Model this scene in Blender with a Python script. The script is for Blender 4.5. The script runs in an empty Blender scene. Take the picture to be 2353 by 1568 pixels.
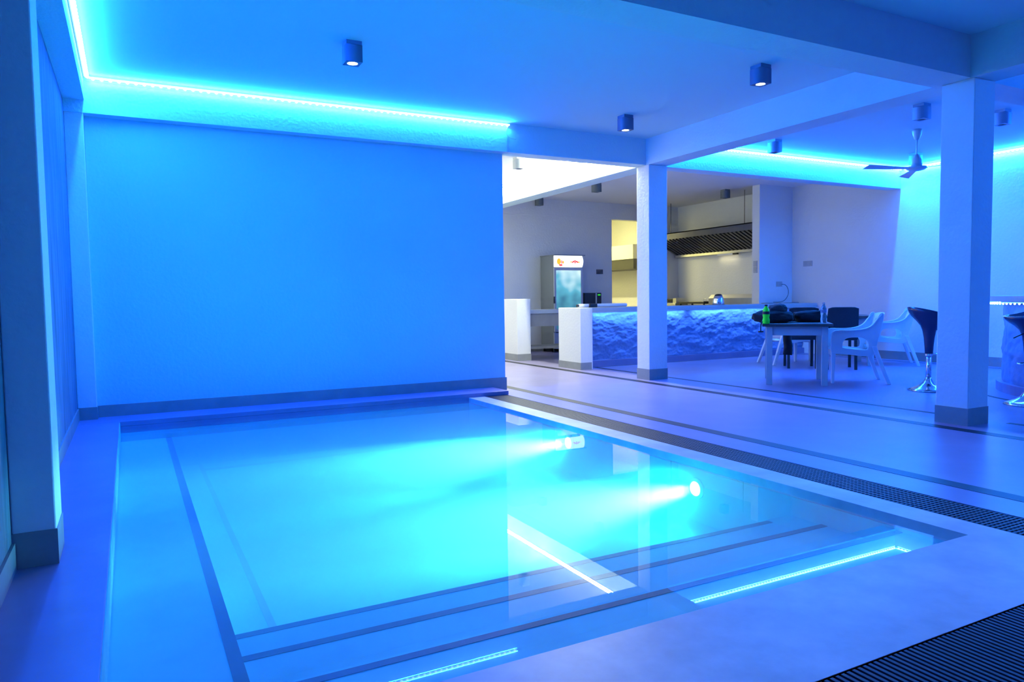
import bpy, bmesh, math, random
from mathutils import Vector, Matrix, noise
random.seed(7)
PI = math.pi
sc = bpy.context.scene
COL = sc.collection

# ---------------------------------------------------------------- camera
cam_d = bpy.data.cameras.new('camera'); cam = bpy.data.objects.new('camera', cam_d); COL.objects.link(cam)
cr = Vector((0.8840670439, -0.4671532183, -0.0139044080))
cu = Vector((0.0392741952, 0.0446131919, 0.9982320375))
cf = Vector((0.4657069889, 0.8830501310, -0.0577881194))
M3 = Matrix((cr, cu, -cf)).transposed()
cam.matrix_world = Matrix.Translation((0, 0, 1.1)) @ M3.to_4x4()
cam_d.sensor_fit = 'HORIZONTAL'; cam_d.sensor_width = 36.0
cam_d.lens = 1664.387 / 2353 * 36.0
cam_d.clip_start = 0.02; cam_d.clip_end = 100
sc.camera = cam

# ---------------------------------------------------------------- world, view
w = bpy.data.worlds.new('world'); sc.world = w; w.use_nodes = True
w.node_tree.nodes['Background'].inputs[0].default_value = (0.002, 0.005, 0.012, 1)
w.node_tree.nodes['Background'].inputs[1].default_value = 1.0
sc.view_settings.view_transform = 'Standard'
sc.view_settings.look = 'None'
sc.view_settings.gamma = 1
sc.view_settings.use_curve_mapping = False
sc.view_settings.exposure = 0.0
cy = sc.cycles
cy.use_denoising = True
cy.max_bounces = 7; cy.diffuse_bounces = 4; cy.glossy_bounces = 3
cy.transmission_bounces = 6; cy.transparent_max_bounces = 8; cy.volume_bounces = 1
cy.sample_clamp_indirect = 6
cy.caustics_reflective = False; cy.caustics_refractive = False
cy.use_adaptive_sampling = True; cy.adaptive_threshold = 0.1; cy.adaptive_min_samples = 24

# light levels (colour x strength), tuned in one place
BLUE = (0.0035, 0.118, 1.0)
BLUE2 = (0.0035, 0.170, 1.0)
W_POOL, W_LOUNGE, W_NEAR, W_BAR = 70.0, 82.0, 62.0, 9.0      # watts per metre of strip
CORR, W_CORR = (0.95, 1.0, 0.74), 90.0
S_SPOT_A, S_SPOT_BACK = 0.35, 26.0
S_PLAMP = 110.0
W_ROOM2 = 90.0

# ---------------------------------------------------------------- helpers
def rep(o, label=None, cat=None, group=None, kind=None):
    if label: o['label'] = label
    if cat: o['category'] = cat
    if group: o['group'] = group
    if kind: o['kind'] = kind
    return o

def thing(name, label, cat, loc=(0, 0, 0), rz=0, group=None):
    o = bpy.data.objects.new(name, None); COL.objects.link(o)
    o.empty_display_size = 0.1
    o.location = loc; o.rotation_euler = (0, 0, rz)
    return rep(o, label, cat, group)

def obj(name, bm, m, parent=None, smooth=False, bevel=0, recalc=True):
    me = bpy.data.meshes.new(name)
    if recalc: bmesh.ops.recalc_face_normals(bm, faces=bm.faces)
    bm.to_mesh(me); bm.free()
    o = bpy.data.objects.new(name, me); COL.objects.link(o)
    if m: me.materials.append(m)
    if smooth:
        for p in me.polygons: p.use_smooth = True
    if parent: o.parent = parent
    if bevel:
        b = o.modifiers.new('b', 'BEVEL'); b.width = bevel; b.segments = 2; b.limit_method = 'ANGLE'
    return o

def struct(name, bm, m, bevel=0, label=None):
    o = obj(name, bm, m, None, bevel=bevel)
    return rep(o, label, None, None, 'structure')

def B(*boxes):
    bm = bmesh.new()
    for b in boxes: add_box(bm, *b)
    return bm

def add_box(bm, x0, x1, y0, y1, z0, z1):
    v = [bm.verts.new(p) for p in ((x0,y0,z0),(x1,y0,z0),(x1,y1,z0),(x0,y1,z0),(x0,y0,z1),(x1,y0,z1),(x1,y1,z1),(x0,y1,z1))]
    for f in ((0,3,2,1),(4,5,6,7),(0,1,5,4),(1,2,6,5),(2,3,7,6),(3,0,4,7)):
        bm.faces.new([v[i] for i in f])

def add_hexa(bm, pts):
    v = [bm.verts.new(p) for p in pts]
    for f in ((0,3,2,1),(4,5,6,7),(0,1,5,4),(1,2,6,5),(2,3,7,6),(3,0,4,7)):
        bm.faces.new([v[i] for i in f])

def add_bar(bm, a, b, wx, wy=None, wx2=None, wy2=None):
    """tapered rectangular bar between two points"""
    wy = wx if wy is None else wy
    wx2 = wx if wx2 is None else wx2; wy2 = wy if wy2 is None else wy2
    pts = []
    for p, sx, sy in ((a, wx, wy), (b, wx2, wy2)):
        for dx, dy in ((-1,-1),(1,-1),(1,1),(-1,1)):
            pts.append((p[0]+dx*sx/2, p[1]+dy*sy/2, p[2]))
    add_hexa(bm, pts)

def add_lathe(bm, prof, n=24, cx=0, cy_=0, cap=True, sx=1, sy=1):
    rings = []
    for r, z in prof:
        rings.append([bm.verts.new((cx+sx*r*math.cos(2*PI*i/n), cy_+sy*r*math.sin(2*PI*i/n), z)) for i in range(n)])
    for a, b in zip(rings, rings[1:]):
        for i in range(n):
            bm.faces.new((a[i], a[(i+1) % n], b[(i+1) % n], b[i]))
    if cap:
        bm.faces.new(rings[0][::-1]); bm.faces.new(rings[-1])

def add_tube(bm, pts, r, n=8, r2=None):
    pts = [Vector(p) for p in pts]; rings = []
    up = Vector((0, 0, 1)); prev = None
    for i, p in enumerate(pts):
        d = (pts[min(i+1, len(pts)-1)] - pts[max(i-1, 0)]).normalized()
        if prev is None:
            a = d.cross(up)
            if a.length < 1e-3: a = d.cross(Vector((1, 0, 0)))
            a.normalize()
        else:
            a = (prev - d*prev.dot(d)).normalized()
        prev = a; b = d.cross(a)
        rr = r if r2 is None else r + (r2-r)*i/(len(pts)-1)
        rings.append([bm.verts.new(p + (a*math.cos(2*PI*k/n) + b*math.sin(2*PI*k/n))*rr) for k in range(n)])
    for a, b in zip(rings, rings[1:]):
        for k in range(n): bm.faces.new((a[k], a[(k+1) % n], b[(k+1) % n], b[k]))
    bm.faces.new(rings[0][::-1]); bm.faces.new(rings[-1])

def bez(p0, p1, p2, p3, n=12):
    out = []
    for i in range(n+1):
        t = i/n; s = 1-t
        out.append(tuple(s**3*a+3*s*s*t*b+3*s*t*t*c+t**3*d for a, b, c, d in zip(p0, p1, p2, p3)))
    return out

def poly_holes(name, loops, depth, m, parent, mat4, bevel=0.0):
    """flat outline with holes, extruded symmetrically by depth, then moved by mat4"""
    cu_ = bpy.data.curves.new(name, 'CURVE'); cu_.dimensions = '2D'; cu_.fill_mode = 'BOTH'
    cu_.extrude = depth/2; cu_.bevel_depth = bevel; cu_.bevel_resolution = 1
    for lp in loops:
        s = cu_.splines.new('POLY'); s.points.add(len(lp)-1)
        for q, p in zip(s.points, lp): q.co = (p[0], p[1], 0, 1)
        s.use_cyclic_u = True
    t = bpy.data.objects.new(name, cu_); COL.objects.link(t)
    dg = bpy.context.evaluated_depsgraph_get(); dg.update()
    me = bpy.data.meshes.new_from_object(t.evaluated_get(dg))
    bpy.data.objects.remove(t); bpy.data.curves.remove(cu_)
    me.transform(mat4)
    me.materials.clear(); me.materials.append(m)
    o = bpy.data.objects.new(name, me); COL.objects.link(o); me.name = name
    if parent: o.parent = parent
    return o

def dup(root, loc, rz=None, label=None, group=None):
    r = root.copy(); COL.objects.link(r); r.location = loc
    if rz is not None: r.rotation_euler = (0, 0, rz)
    if label: r['label'] = label
    if group: r['group'] = group
    for ch in list(root.children):
        c = ch.copy(); COL.objects.link(c); c.parent = r
        for g in ch.children:
            d = g.copy(); COL.objects.link(d); d.parent = c
    return r

# ---------------------------------------------------------------- materials
def mat(name, col, rough=0.6, metal=0, bump=0, bscale=40, var=0, vscale=3, spec=0.5, emis=None, es=0, trans=0, alpha=1, col2=None, coat=0, stretch=None):
    m = bpy.data.materials.new(name); m.use_nodes = True
    nt = m.node_tree; n = nt.nodes; L = nt.links; p = n['Principled BSDF']
    p.inputs['Base Color'].default_value = (*col, 1); p.inputs['Roughness'].default_value = rough
    p.inputs['Metallic'].default_value = metal; p.inputs['Specular IOR Level'].default_value = spec
    p.inputs['Transmission Weight'].default_value = trans; p.inputs['Alpha'].default_value = alpha
    p.inputs['Coat Weight'].default_value = coat; p.inputs['Coat Roughness'].default_value = 0.12
    if emis:
        p.inputs['Emission Color'].default_value = (*emis, 1); p.inputs['Emission Strength'].default_value = es
    tc = n.new('ShaderNodeTexCoord'); src = tc.outputs['Object']
    if stretch:
        mp = n.new('ShaderNodeMapping'); mp.inputs['Scale'].default_value = stretch
        L.new(src, mp.inputs[0]); src = mp.outputs[0]
    if var or col2:
        nz = n.new('ShaderNodeTexNoise'); nz.inputs['Scale'].default_value = vscale; nz.inputs['Detail'].default_value = 6
        nz.inputs['Roughness'].default_value = 0.6
        L.new(src, nz.inputs['Vector'])
        rp = n.new('ShaderNodeValToRGB'); rp.color_ramp.elements[0].position = 0.32; rp.color_ramp.elements[1].position = 0.68
        c2 = col2 or tuple(max(0, c*(1-var)) for c in col)
        rp.color_ramp.elements[0].color = (*c2, 1); rp.color_ramp.elements[1].color = (*col, 1)
        L.new(nz.outputs['Fac'], rp.inputs[0]); L.new(rp.outputs[0], p.inputs['Base Color'])
    if bump:
        nb = n.new('ShaderNodeTexNoise'); nb.inputs['Scale'].default_value = bscale; nb.inputs['Detail'].default_value = 5
        L.new(src, nb.inputs['Vector'])
        b = n.new('ShaderNodeBump'); b.inputs['Strength'].default_value = bump; b.inputs['Distance'].default_value = 0.01
        L.new(nb.outputs['Fac'], b.inputs['Height']); L.new(b.outputs[0], p.inputs['Normal'])
    return m

def emit(name, col, s):
    m = bpy.data.materials.new(name); m.use_nodes = True; nt = m.node_tree
    nt.nodes.clear(); e = nt.nodes.new('ShaderNodeEmission'); o = nt.nodes.new('ShaderNodeOutputMaterial')
    e.inputs[0].default_value = (*col, 1); e.inputs[1].default_value = s
    nt.links.new(e.outputs[0], o.inputs[0]); return m

M = {}
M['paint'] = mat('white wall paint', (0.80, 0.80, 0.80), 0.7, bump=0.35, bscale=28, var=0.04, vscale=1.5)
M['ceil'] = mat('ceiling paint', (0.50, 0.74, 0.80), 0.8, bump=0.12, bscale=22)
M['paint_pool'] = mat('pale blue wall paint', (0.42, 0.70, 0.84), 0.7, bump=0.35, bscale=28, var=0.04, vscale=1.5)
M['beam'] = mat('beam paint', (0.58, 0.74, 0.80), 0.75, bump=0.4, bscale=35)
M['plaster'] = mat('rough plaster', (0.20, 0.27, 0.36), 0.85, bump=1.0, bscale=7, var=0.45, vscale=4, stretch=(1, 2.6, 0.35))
M['base'] = mat('grey cement skirting', (0.30, 0.31, 0.32), 0.6, bump=0.15, bscale=15, var=0.18, vscale=5)
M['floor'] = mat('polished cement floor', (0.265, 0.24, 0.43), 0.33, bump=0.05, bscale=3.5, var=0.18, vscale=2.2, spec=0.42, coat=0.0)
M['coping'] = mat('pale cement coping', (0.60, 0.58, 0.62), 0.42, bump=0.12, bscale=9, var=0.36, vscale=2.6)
M['stripe'] = mat('dark inlay', (0.016, 0.017, 0.03), 0.4, var=0.2, vscale=6, spec=0.25)
M['pool'] = mat('pool cement', (0.20, 0.80, 0.76), 0.7, bump=0.12, bscale=4, var=0.30, vscale=1.3)
M['poolstripe'] = mat('pool dark line', (0.035, 0.07, 0.09), 0.6, var=0.45, vscale=9)
M['grate'] = mat('dark plastic grating', (0.024, 0.026, 0.04), 0.5, spec=0.3)
M['pit'] = mat('gutter bottom', (0.02, 0.02, 0.03), 0.8)
M['rock'] = mat('rough rock render', (0.20, 0.28, 0.50), 0.85, bump=0.9, bscale=11, var=0.2, vscale=3)
M['lamp_body'] = mat('grey lamp body', (0.12, 0.17, 0.28), 0.45)
M['lamp_mid'] = mat('grey blue lamp body', (0.22, 0.34, 0.52), 0.45)
M['lamp_kit'] = mat('grey kitchen lamp body', (0.17, 0.20, 0.21), 0.45)
M['lamp_white'] = mat('pale lamp body', (0.55, 0.56, 0.58), 0.5)
M['lens_on'] = emit('downlight lens lit', (0.75, 0.88, 1.0), 20)
M['lens_on'].cycles.emission_sampling = 'NONE'
M['lens_off'] = mat('downlight lens unlit', (0.08, 0.08, 0.1), 0.2)
def sleeve(name, col, k=1.0):
    m = emit(name, col, k); m.cycles.emission_sampling = 'NONE'; return m
# sleeves and chips are what one sees of a strip; the strip's own area lamps carry its power
LED = {'pool': (sleeve('blue led sleeve', (1.3, 4.0, 12.0)), BLUE, W_POOL),
       'lounge': (sleeve('blue led sleeve lounge', (1.3, 4.2, 12.0)), BLUE2, W_LOUNGE),
       'near': (sleeve('blue led sleeve near', (1.3, 4.2, 12.0)), BLUE2, W_NEAR),
       'bar': (sleeve('blue led under counter', (0.5, 2.0, 6.0)), (0.10, 0.32, 1.0), W_BAR),
       'corr': (sleeve('warm white led sleeve', (8.0, 8.0, 6.5)), CORR, W_CORR)}
M['chip'] = sleeve('led chip', (4.0, 8.0, 14.0))
M['steel'] = mat('stainless steel', (0.55, 0.55, 0.56), 0.32, metal=0.9, var=0.1, vscale=5)
M['steel_dk'] = mat('dark filter steel', (0.10, 0.10, 0.10), 0.35, metal=0.7)
M['chrome'] = mat('chrome', (0.75, 0.76, 0.78), 0.12, metal=1)
M['black'] = mat('black plastic', (0.015, 0.015, 0.018), 0.35)
M['cloth'] = mat('black cloth', (0.014, 0.014, 0.02), 0.9, bump=0.6, bscale=14)
M['cloth2'] = mat('dark grey cloth', (0.05, 0.05, 0.06), 0.9, bump=0.5, bscale=18)
M['plastic'] = mat('white chair plastic', (0.78, 0.79, 0.80), 0.35)
M['dkchair'] = mat('dark chair plastic', (0.025, 0.022, 0.025), 0.5, bump=0.5, bscale=60)
M['tabletop'] = mat('dark stained table top', (0.10, 0.085, 0.08), 0.35, var=0.3, vscale=4, stretch=(1, 6, 1))
M['tablewhite'] = mat('pale painted wood', (0.48, 0.50, 0.50), 0.5)
M['stool'] = mat('dark blue stool shell', (0.03, 0.035, 0.10), 0.22, spec=0.6)
M['fridge_side'] = mat('fridge grey side', (0.22, 0.24, 0.25), 0.45)
M['fridge_frame'] = mat('fridge door frame', (0.42, 0.45, 0.52), 0.4)
M['board'] = mat('grey brown board', (0.36, 0.33, 0.27), 0.6, var=0.15, vscale=4)
M['socket'] = mat('socket plate', (0.45, 0.46, 0.46), 0.4)
M['socket_dk'] = mat('dark switch plate', (0.10, 0.10, 0.13), 0.4)
M['paper'] = mat('white paper roll', (0.80, 0.80, 0.84), 0.6)
M['green'] = mat('lime green bottle', (0.03, 1.0, 0.02), 0.25)
M['clear'] = mat('clear bottle plastic', (0.75, 0.85, 0.95), 0.08, trans=0.75, spec=0.5)
M['bottlelabel'] = mat('bottle label', (0.25, 0.30, 0.5), 0.5, var=0.5, vscale=60)
M['warmwall'] = mat('cream wall', (0.82, 0.81, 0.62), 0.7)
M['drain'] = mat('white drain cover', (0.85, 0.9, 0.9), 0.4)
M['fan'] = mat('pale fan enamel', (0.50, 0.53, 0.58), 0.35)
M['red'] = mat('red print', (0.8, 0.05, 0.03), 0.5, emis=(0.9, 0.06, 0.03), es=0.9)
M['orange'] = mat('orange print', (1, 0.4, 0.02), 0.5, emis=(1, 0.42, 0.01), es=1.1)
M['pink'] = mat('pale red print', (1, 0.3, 0.25), 0.5, emis=(1, 0.3, 0.22), es=1.1)
M['fsign'] = emit('fridge lit sign', (0.86, 0.93, 1.0), 1.5)

# fridge glass door with lit, frosted shelves behind
def fridge_glass():
    m = bpy.data.materials.new('lit frosted fridge door'); m.use_nodes = True
    nt = m.node_tree; n = nt.nodes; L = nt.links; p = n['Principled BSDF']
    p.inputs['Roughness'].default_value = 0.2
    tc = n.new('ShaderNodeTexCoord')
    mp = n.new('ShaderNodeMapping'); mp.inputs['Scale'].default_value = (1.3, 1.0, 1.6); L.new(tc.outputs['Object'], mp.inputs[0])
    nz = n.new('ShaderNodeTexNoise'); nz.inputs['Scale'].default_value = 2.6; nz.inputs['Detail'].default_value = 1; L.new(mp.outputs[0], nz.inputs['Vector'])
    sp = n.new('ShaderNodeSeparateXYZ'); L.new(tc.outputs['Object'], sp.inputs[0])
    mr = n.new('ShaderNodeMapRange'); mr.inputs[1].default_value = 0.75; mr.inputs[2].default_value = 1.75
    mr.inputs[3].default_value = 0.0; mr.inputs[4].default_value = 0.62; L.new(sp.outputs['Z'], mr.inputs[0])
    ad = n.new('ShaderNodeMath'); ad.operation = 'MULTIPLY_ADD'; L.new(nz.outputs['Fac'], ad.inputs[0]); ad.inputs[1].default_value = 0.75; L.new(mr.outputs[0], ad.inputs[2])
    rp = n.new('ShaderNodeValToRGB'); e = rp.color_ramp.elements
    e[0].position = 0.3; e[0].color = (0.02, 0.09, 0.16, 1); e[1].position = 1.0; e[1].color = (0.75, 1.0, 1.0, 1)
    q = rp.color_ramp.elements.new(0.72); q.color = (0.12, 0.50, 0.60, 1)
    L.new(ad.outputs[0], rp.inputs[0]); L.new(rp.outputs[0], p.inputs['Emission Color']); p.inputs['Emission Strength'].default_value = 0.95
    p.inputs['Base Color'].default_value = (0.05, 0.08, 0.1, 1)
    return m
M['fglass'] = fridge_glass()

def water_mat():
    m = bpy.data.materials.new('pool water'); m.use_nodes = True
    nt = m.node_tree; n = nt.nodes; L = nt.links; n.clear()
    out = n.new('ShaderNodeOutputMaterial'); mix = n.new('ShaderNodeMixShader')
    tr = n.new('ShaderNodeBsdfTransparent'); gl = n.new('ShaderNodeBsdfGlossy')
    gl.inputs['Roughness'].default_value = 0.0; gl.inputs['Color'].default_value = (1, 1, 1, 1)
    tr.inputs['Color'].default_value = (1, 1, 1, 1)
    lw = n.new('ShaderNodeLayerWeight'); lw.inputs['Blend'].default_value = 0.5
    pw = n.new('ShaderNodeMath'); pw.operation = 'POWER'; pw.inputs[1].default_value = 5.0
    L.new(lw.outputs['Facing'], pw.inputs[0])
    ma = n.new('ShaderNodeMath'); ma.operation = 'MULTIPLY_ADD'; ma.inputs[1].default_value = 0.97; ma.inputs[2].default_value = 0.022
    L.new(pw.outputs[0], ma.inputs[0]); L.new(ma.outputs[0], mix.inputs[0])
    L.new(tr.outputs[0], mix.inputs[1]); L.new(gl.outputs[0], mix.inputs[2]); L.new(mix.outputs[0], out.inputs['Surface'])
    vs = n.new('ShaderNodeVolumePrincipled')
    vs.inputs['Color'].default_value = (0.45, 0.92, 1.0, 1); vs.inputs['Density'].default_value = 1.0
    vs.inputs['Anisotropy'].default_value = 0.1
    vs.inputs['Absorption Color'].default_value = (0.2, 0.85, 0.95, 1)
    L.new(vs.outputs[0], out.inputs['Volume'])
    return m
M['water'] = water_mat()

# ================================================================= THE SETTING
XW, XR = -0.45, 11.33            # side walls
YB, YF, YK = -3.6, 7.66, 13.15   # wall behind the camera, beam line, kitchen back wall
CZ, BZ = 3.166, 2.83             # ceiling, beam soffit
PX0, PX1, PY0, PY1 = -0.115, 3.334, 1.90, 7.38   # pool
GX0, GX1 = 3.53, 3.815           # long grate
FY0, FY1 = 0.95, 1.375           # front grate
LZ = 0.045

# floor with holes for the pool and the gutters
def flat(bm, x0, x1, y0, y1, z=0.0, t=0.06):
    add_box(bm, x0, x1, y0, y1, z-t, z)
bm = bmesh.new()
flat(bm, GX1, XR+0.2, YB, 16.6)
flat(bm, XW-0.2, GX1, PY1, 16.6)
flat(bm, XW-0.2, GX1, YB, FY0)
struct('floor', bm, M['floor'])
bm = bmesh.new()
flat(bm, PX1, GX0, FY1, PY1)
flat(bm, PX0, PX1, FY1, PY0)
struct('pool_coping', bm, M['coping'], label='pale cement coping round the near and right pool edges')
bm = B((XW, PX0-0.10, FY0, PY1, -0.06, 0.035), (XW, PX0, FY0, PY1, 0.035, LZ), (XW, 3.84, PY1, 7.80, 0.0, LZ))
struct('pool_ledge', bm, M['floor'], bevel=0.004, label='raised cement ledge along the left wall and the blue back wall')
bm = B((GX0, GX1, FY0, PY1, -0.14, -0.10), (PX0, GX0, FY0, FY1, -0.14, -0.10),
       (GX0-0.012, GX0, FY1, PY1, -0.14, -0.002), (GX1, GX1+0.012, FY0, PY1, -0.14, -0.002),
       (PX0, GX0, FY1, FY1+0.012, -0.14, -0.002), (PX0, GX1, FY0-0.012, FY0, -0.14, -0.002))
struct('gutter', bm, M['pit'], label='dark gutter channel under the gratings')

# pool basin: walls, left bench, three entry steps, floor (apparent depths)
bm = bmesh.new()
D = -0.42
BX = 0.30                                     # bench edge
add_box(bm, PX0-0.10, PX0+0.004, PY0, PY1, D-0.1, 0.035)
add_box(bm, PX1, PX1+0.10, PY0-0.10, PY1+0.10, D-0.1, -0.061)
add_box(bm, PX0, PX1, PY1, PY1+0.10, D-0.1, -0.061)
add_box(bm, PX0, PX1, PY0-0.10, PY0, D-0.1, -0.061)
add_box(bm, PX0, PX1, PY0, PY1, D-0.1, D)
add_box(bm, PX0, BX, PY0, PY1, D, -0.138)
add_box(bm, BX, PX1, PY0, 2.25, D, -0.080)
add_box(bm, BX, PX1, 2.25, 2.69, D, -0.168)
add_box(bm, BX, PX1, 2.69, 3.07, D, -0.250)
struct('pool_basin', bm, M['pool'], label='sunken pool basin with a left bench and three entry steps')
lines = [(BX-0.045, BX+0.001, 2.25, PY1, -0.138), (BX, PX1, 2.215, 2.251, -0.080), (BX, PX1, 2.65, 2.691, -0.168),
         (BX, PX1, 3.03, 3.071, -0.250), (0.52, 0.555, 3.45, PY1-0.02, D), (0.52, PX1-0.4, PY1-0.32, PY1-0.24, D)]
for k, (x0, x1, y0, y1, z) in enumerate(lines):
    struct('trim_%d' % (k+1), B((x0, x1, y0, y1, z-0.002, z+0.003)), M['poolstripe'] if k < 4 else M['pool'])
# faint lines on the pool floor are paler than the step edges
mfaint = mat('faint pool line', (0.22, 0.33, 0.38), 0.6, var=0.3, vscale=8)
for nm in ('trim_5', 'trim_6'): bpy.data.objects[nm].data.materials[0] = mfaint

# floor inlays
inl = [(5.82, 5.94, FY0-3, YK), (4.10, 4.215, -1.0, YK), (6.47, 6.53, 3.9, 9.53), (6.47, 6.53, -1.0, 3.4)]
k0 = 7
for k, (x0, x1, y0, y1) in enumerate(inl):
    struct('trim_%d' % (k0+k), B((x0, x1, y0, y1, -0.002, 0.0015)), M['stripe'])
struct('trim_11', B((6.47, XR-0.25, 9.50, 9.54, -0.002, 0.0016)), M['stripe'])
struct('trim_12', B((XR-0.27, XR-0.235, 3.0, 9.52, -0.002, 0.0012)), M['stripe'])

# ceiling
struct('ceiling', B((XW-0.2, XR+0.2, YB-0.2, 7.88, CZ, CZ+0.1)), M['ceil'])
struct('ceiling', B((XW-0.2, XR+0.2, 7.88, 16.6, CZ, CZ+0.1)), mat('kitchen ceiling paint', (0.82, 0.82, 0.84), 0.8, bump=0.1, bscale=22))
# walls
struct('wall_left', B((XW-0.2, XW, YB, 7.79, 0, CZ)), M['plaster'])
struct('wall_right', B((XR, XR+0.2, YB, 16.6, 0, CZ)), M['paint'])
struct('wall_near', B((XW-0.2, XR+0.2, YB-0.2, YB, 0, CZ)), M['paint'])
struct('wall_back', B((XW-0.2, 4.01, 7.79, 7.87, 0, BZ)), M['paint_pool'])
struct('wall_corridor', B((2.6, 2.8, 7.87, 16.6, 0, CZ)), M['paint'])
struct('wall_kitchen', B((2.8, 9.45, YK, YK+0.18, 0, CZ), (10.85, XR, YK, YK+0.18, 0, CZ), (9.45, 10.85, YK, YK+0.18, 2.82, CZ)), M['paint'])
struct('wall_far', B((2.6, XR+0.2, 16.4, 16.6, 0, CZ)), M['warmwall'])
struct('wall_partition', B((10.46, XR, 9.87, 10.05, 0, CZ)), M['paint'])
# baseboards
def skirt(name, *boxes): struct(name, B(*boxes), M['base'])
skirt('baseboard_back', (XW+0.16, 4.022, 7.775, 7.79, LZ, 0.155), (3.84, 4.022, 7.775, 7.79, 0, LZ+0.001), (4.01, 4.022, 7.79, 7.87, 0, 0.155))
skirt('baseboard_left', (XW, XW+0.012, YB, 3.44, LZ, 0.155), (XW, XW+0.012, 3.70, 7.64, LZ, 0.155))
skirt('baseboard_right', (XR-0.015, XR, -2, 9.3, 0, 0.14))
skirt('baseboard_kitchen', (2.8, 9.45, YK-0.012, YK, 0, 0.12))

# columns and pilaster, each with its grey foot
def column(x0, x1, y0, y1, z0, z1, lab, foot=0.145):
    c = struct('column', B((x0, x1, y0, y1, z0, z1)), M['paint'], bevel=0.006, label=lab)
    f = obj('column_foot', B((x0-0.004, x1+0.004, y0-0.004, y1+0.004, z0, z0+foot)), M['base'], c)
    return c
column(6.06, 6.36, 7.60, 7.86, 0, BZ, 'slim white column between the dining area and the kitchen opening')
column(6.075, 6.36, 3.49, 3.76, 0, BZ, 'large white column at the right of the picture')
column(XW, -0.297, 3.45, 3.71, LZ, 2.945, 'pilaster close to the camera on the left wall')
column(XW, -0.297, 7.66, 7.79, LZ, 2.945, 'corner pilaster where the left wall meets the blue wall', foot=0.115)

# beams
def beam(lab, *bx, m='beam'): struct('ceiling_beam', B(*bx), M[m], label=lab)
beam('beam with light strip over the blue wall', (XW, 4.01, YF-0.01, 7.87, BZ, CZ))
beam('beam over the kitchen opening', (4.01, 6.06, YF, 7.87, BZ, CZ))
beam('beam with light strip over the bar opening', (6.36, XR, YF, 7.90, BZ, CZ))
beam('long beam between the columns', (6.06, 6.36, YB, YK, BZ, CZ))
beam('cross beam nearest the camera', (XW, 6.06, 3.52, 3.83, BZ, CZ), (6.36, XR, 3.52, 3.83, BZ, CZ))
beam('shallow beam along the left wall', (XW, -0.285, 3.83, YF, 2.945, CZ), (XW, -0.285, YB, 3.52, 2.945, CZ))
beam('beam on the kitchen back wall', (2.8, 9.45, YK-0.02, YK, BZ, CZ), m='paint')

# ================================================================= WATER
bm = B((PX0-0.02, PX1+0.02, PY0-0.02, PY1+0.02, D-0.03, -0.025))
o = obj('pool_water', bm, M['water']); rep(o, 'still turquoise water filling the sunken pool', 'water')

# ================================================================= LED STRIPS
def strip_lamps(t, run, nv, r, colr, wpm, off0=Vector((0, 0, 0))):
    L_ = run.length; d = run/L_
    both = nv.length > 0.5
    for dirn, share in ((Vector((0, 0, -1)), 0.47 if both else 1.0), (nv, 0.53)):
        if dirn.length < 0.5: continue
        n_ = max(1, round(L_/2.2))
        for k in range(n_):
            ld = bpy.data.lights.new('strip light', 'AREA'); ld.shape = 'RECTANGLE'
            ld.size = L_/n_*0.998; ld.size_y = 0.012; ld.color = colr; ld.energy = wpm*L_*share/n_
            lo = bpy.data.objects.new('strip_light', ld); COL.objects.link(lo); lo.parent = t
            z = -dirn; x = d; y = z.cross(x)
            m_ = Matrix((x, y, z)).transposed().to_4x4()
            off = dirn*(r+(0.020 if both else 0.003)) + (nv*0.004 if dirn.z < -0.5 else Vector((0, 0, -0.002)))
            m_.translation = off0 + d*(L_*(k+0.5)/n_) + off
            lo.matrix_local = m_

def led_strip(a, b, nrm, n_chip, mat_led, label, r=0.010, chips=True, group=None, chip_s=0.016, seg=40):
    """glowing sleeve from a to b standing off the wall, with chips below it"""
    a = Vector(a); b = Vector(b)
    t = thing('led_strip', label, 'light strip', a, 0, group)
    bm = bmesh.new(); pts = [(b-a)*(i/seg) for i in range(seg+1)]
    add_tube(bm, pts, r, 6)
    sm, colr, wpm = LED[mat_led]
    obj('glowing_sleeve', bm, sm, t)
    strip_lamps(t, b-a, Vector(nrm), r, colr, wpm)
    bm = bmesh.new(); nv = Vector(nrm)
    off = -nv*(r+0.006)
    d = (b-a).normalized(); 
    add_tube(bm, [off, (b-a)+off], 0.006, 4)
    obj('backing_tape', bm, M['lamp_white'], t)
    if chips:
        bm = bmesh.new(); bmesh.ops.create_icosphere(bm, subdivisions=1, radius=chip_s)
        first = None
        for i in range(n_chip):
            p = (b-a)*((i+0.5)/n_chip) + nv*(r+0.004) + Vector((0, 0, -0.010))
            if first is None:
                first = obj('led_chip', bm, M['chip'], t); first.location = p
            else:
                c = first.copy(); COL.objects.link(c); c.parent = t; c.location = p
    return t
ZL = CZ-0.026
led_strip((XW+0.21, YF-0.030, ZL), (4.03, YF-0.030, ZL), (0, -1, 0), 62, 'pool', 'bright blue light strip along the beam over the plain blue wall')
led_strip((-0.262, 3.86, ZL), (-0.262, 7.60, ZL), (1, 0, 0), 54, 'pool', 'bright blue light strip along the left wall beam')
led_strip((6.40, YF-0.020, ZL), (XR-0.04, YF-0.020, ZL), (0, -1, 0), 84, 'lounge', 'blue light strip over the bar opening, behind the ceiling fan')
led_strip((XR-0.022, 3.86, ZL), (XR-0.022, 7.60, ZL), (-1, 0, 0), 62, 'lounge', 'blue light strip along the right wall behind the large column')
led_strip((XR-0.022, -3.4, ZL), (XR-0.022, 3.50, ZL), (-1, 0, 0), 90, 'near', 'blue light strip along the right wall nearer the camera')
led_strip((6.035, 7.95, ZL), (6.035, 13.0, ZL), (-1, 0, 0), 0, 'corr', 'warm white light strip on the beam beyond the kitchen opening', chips=False)
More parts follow.
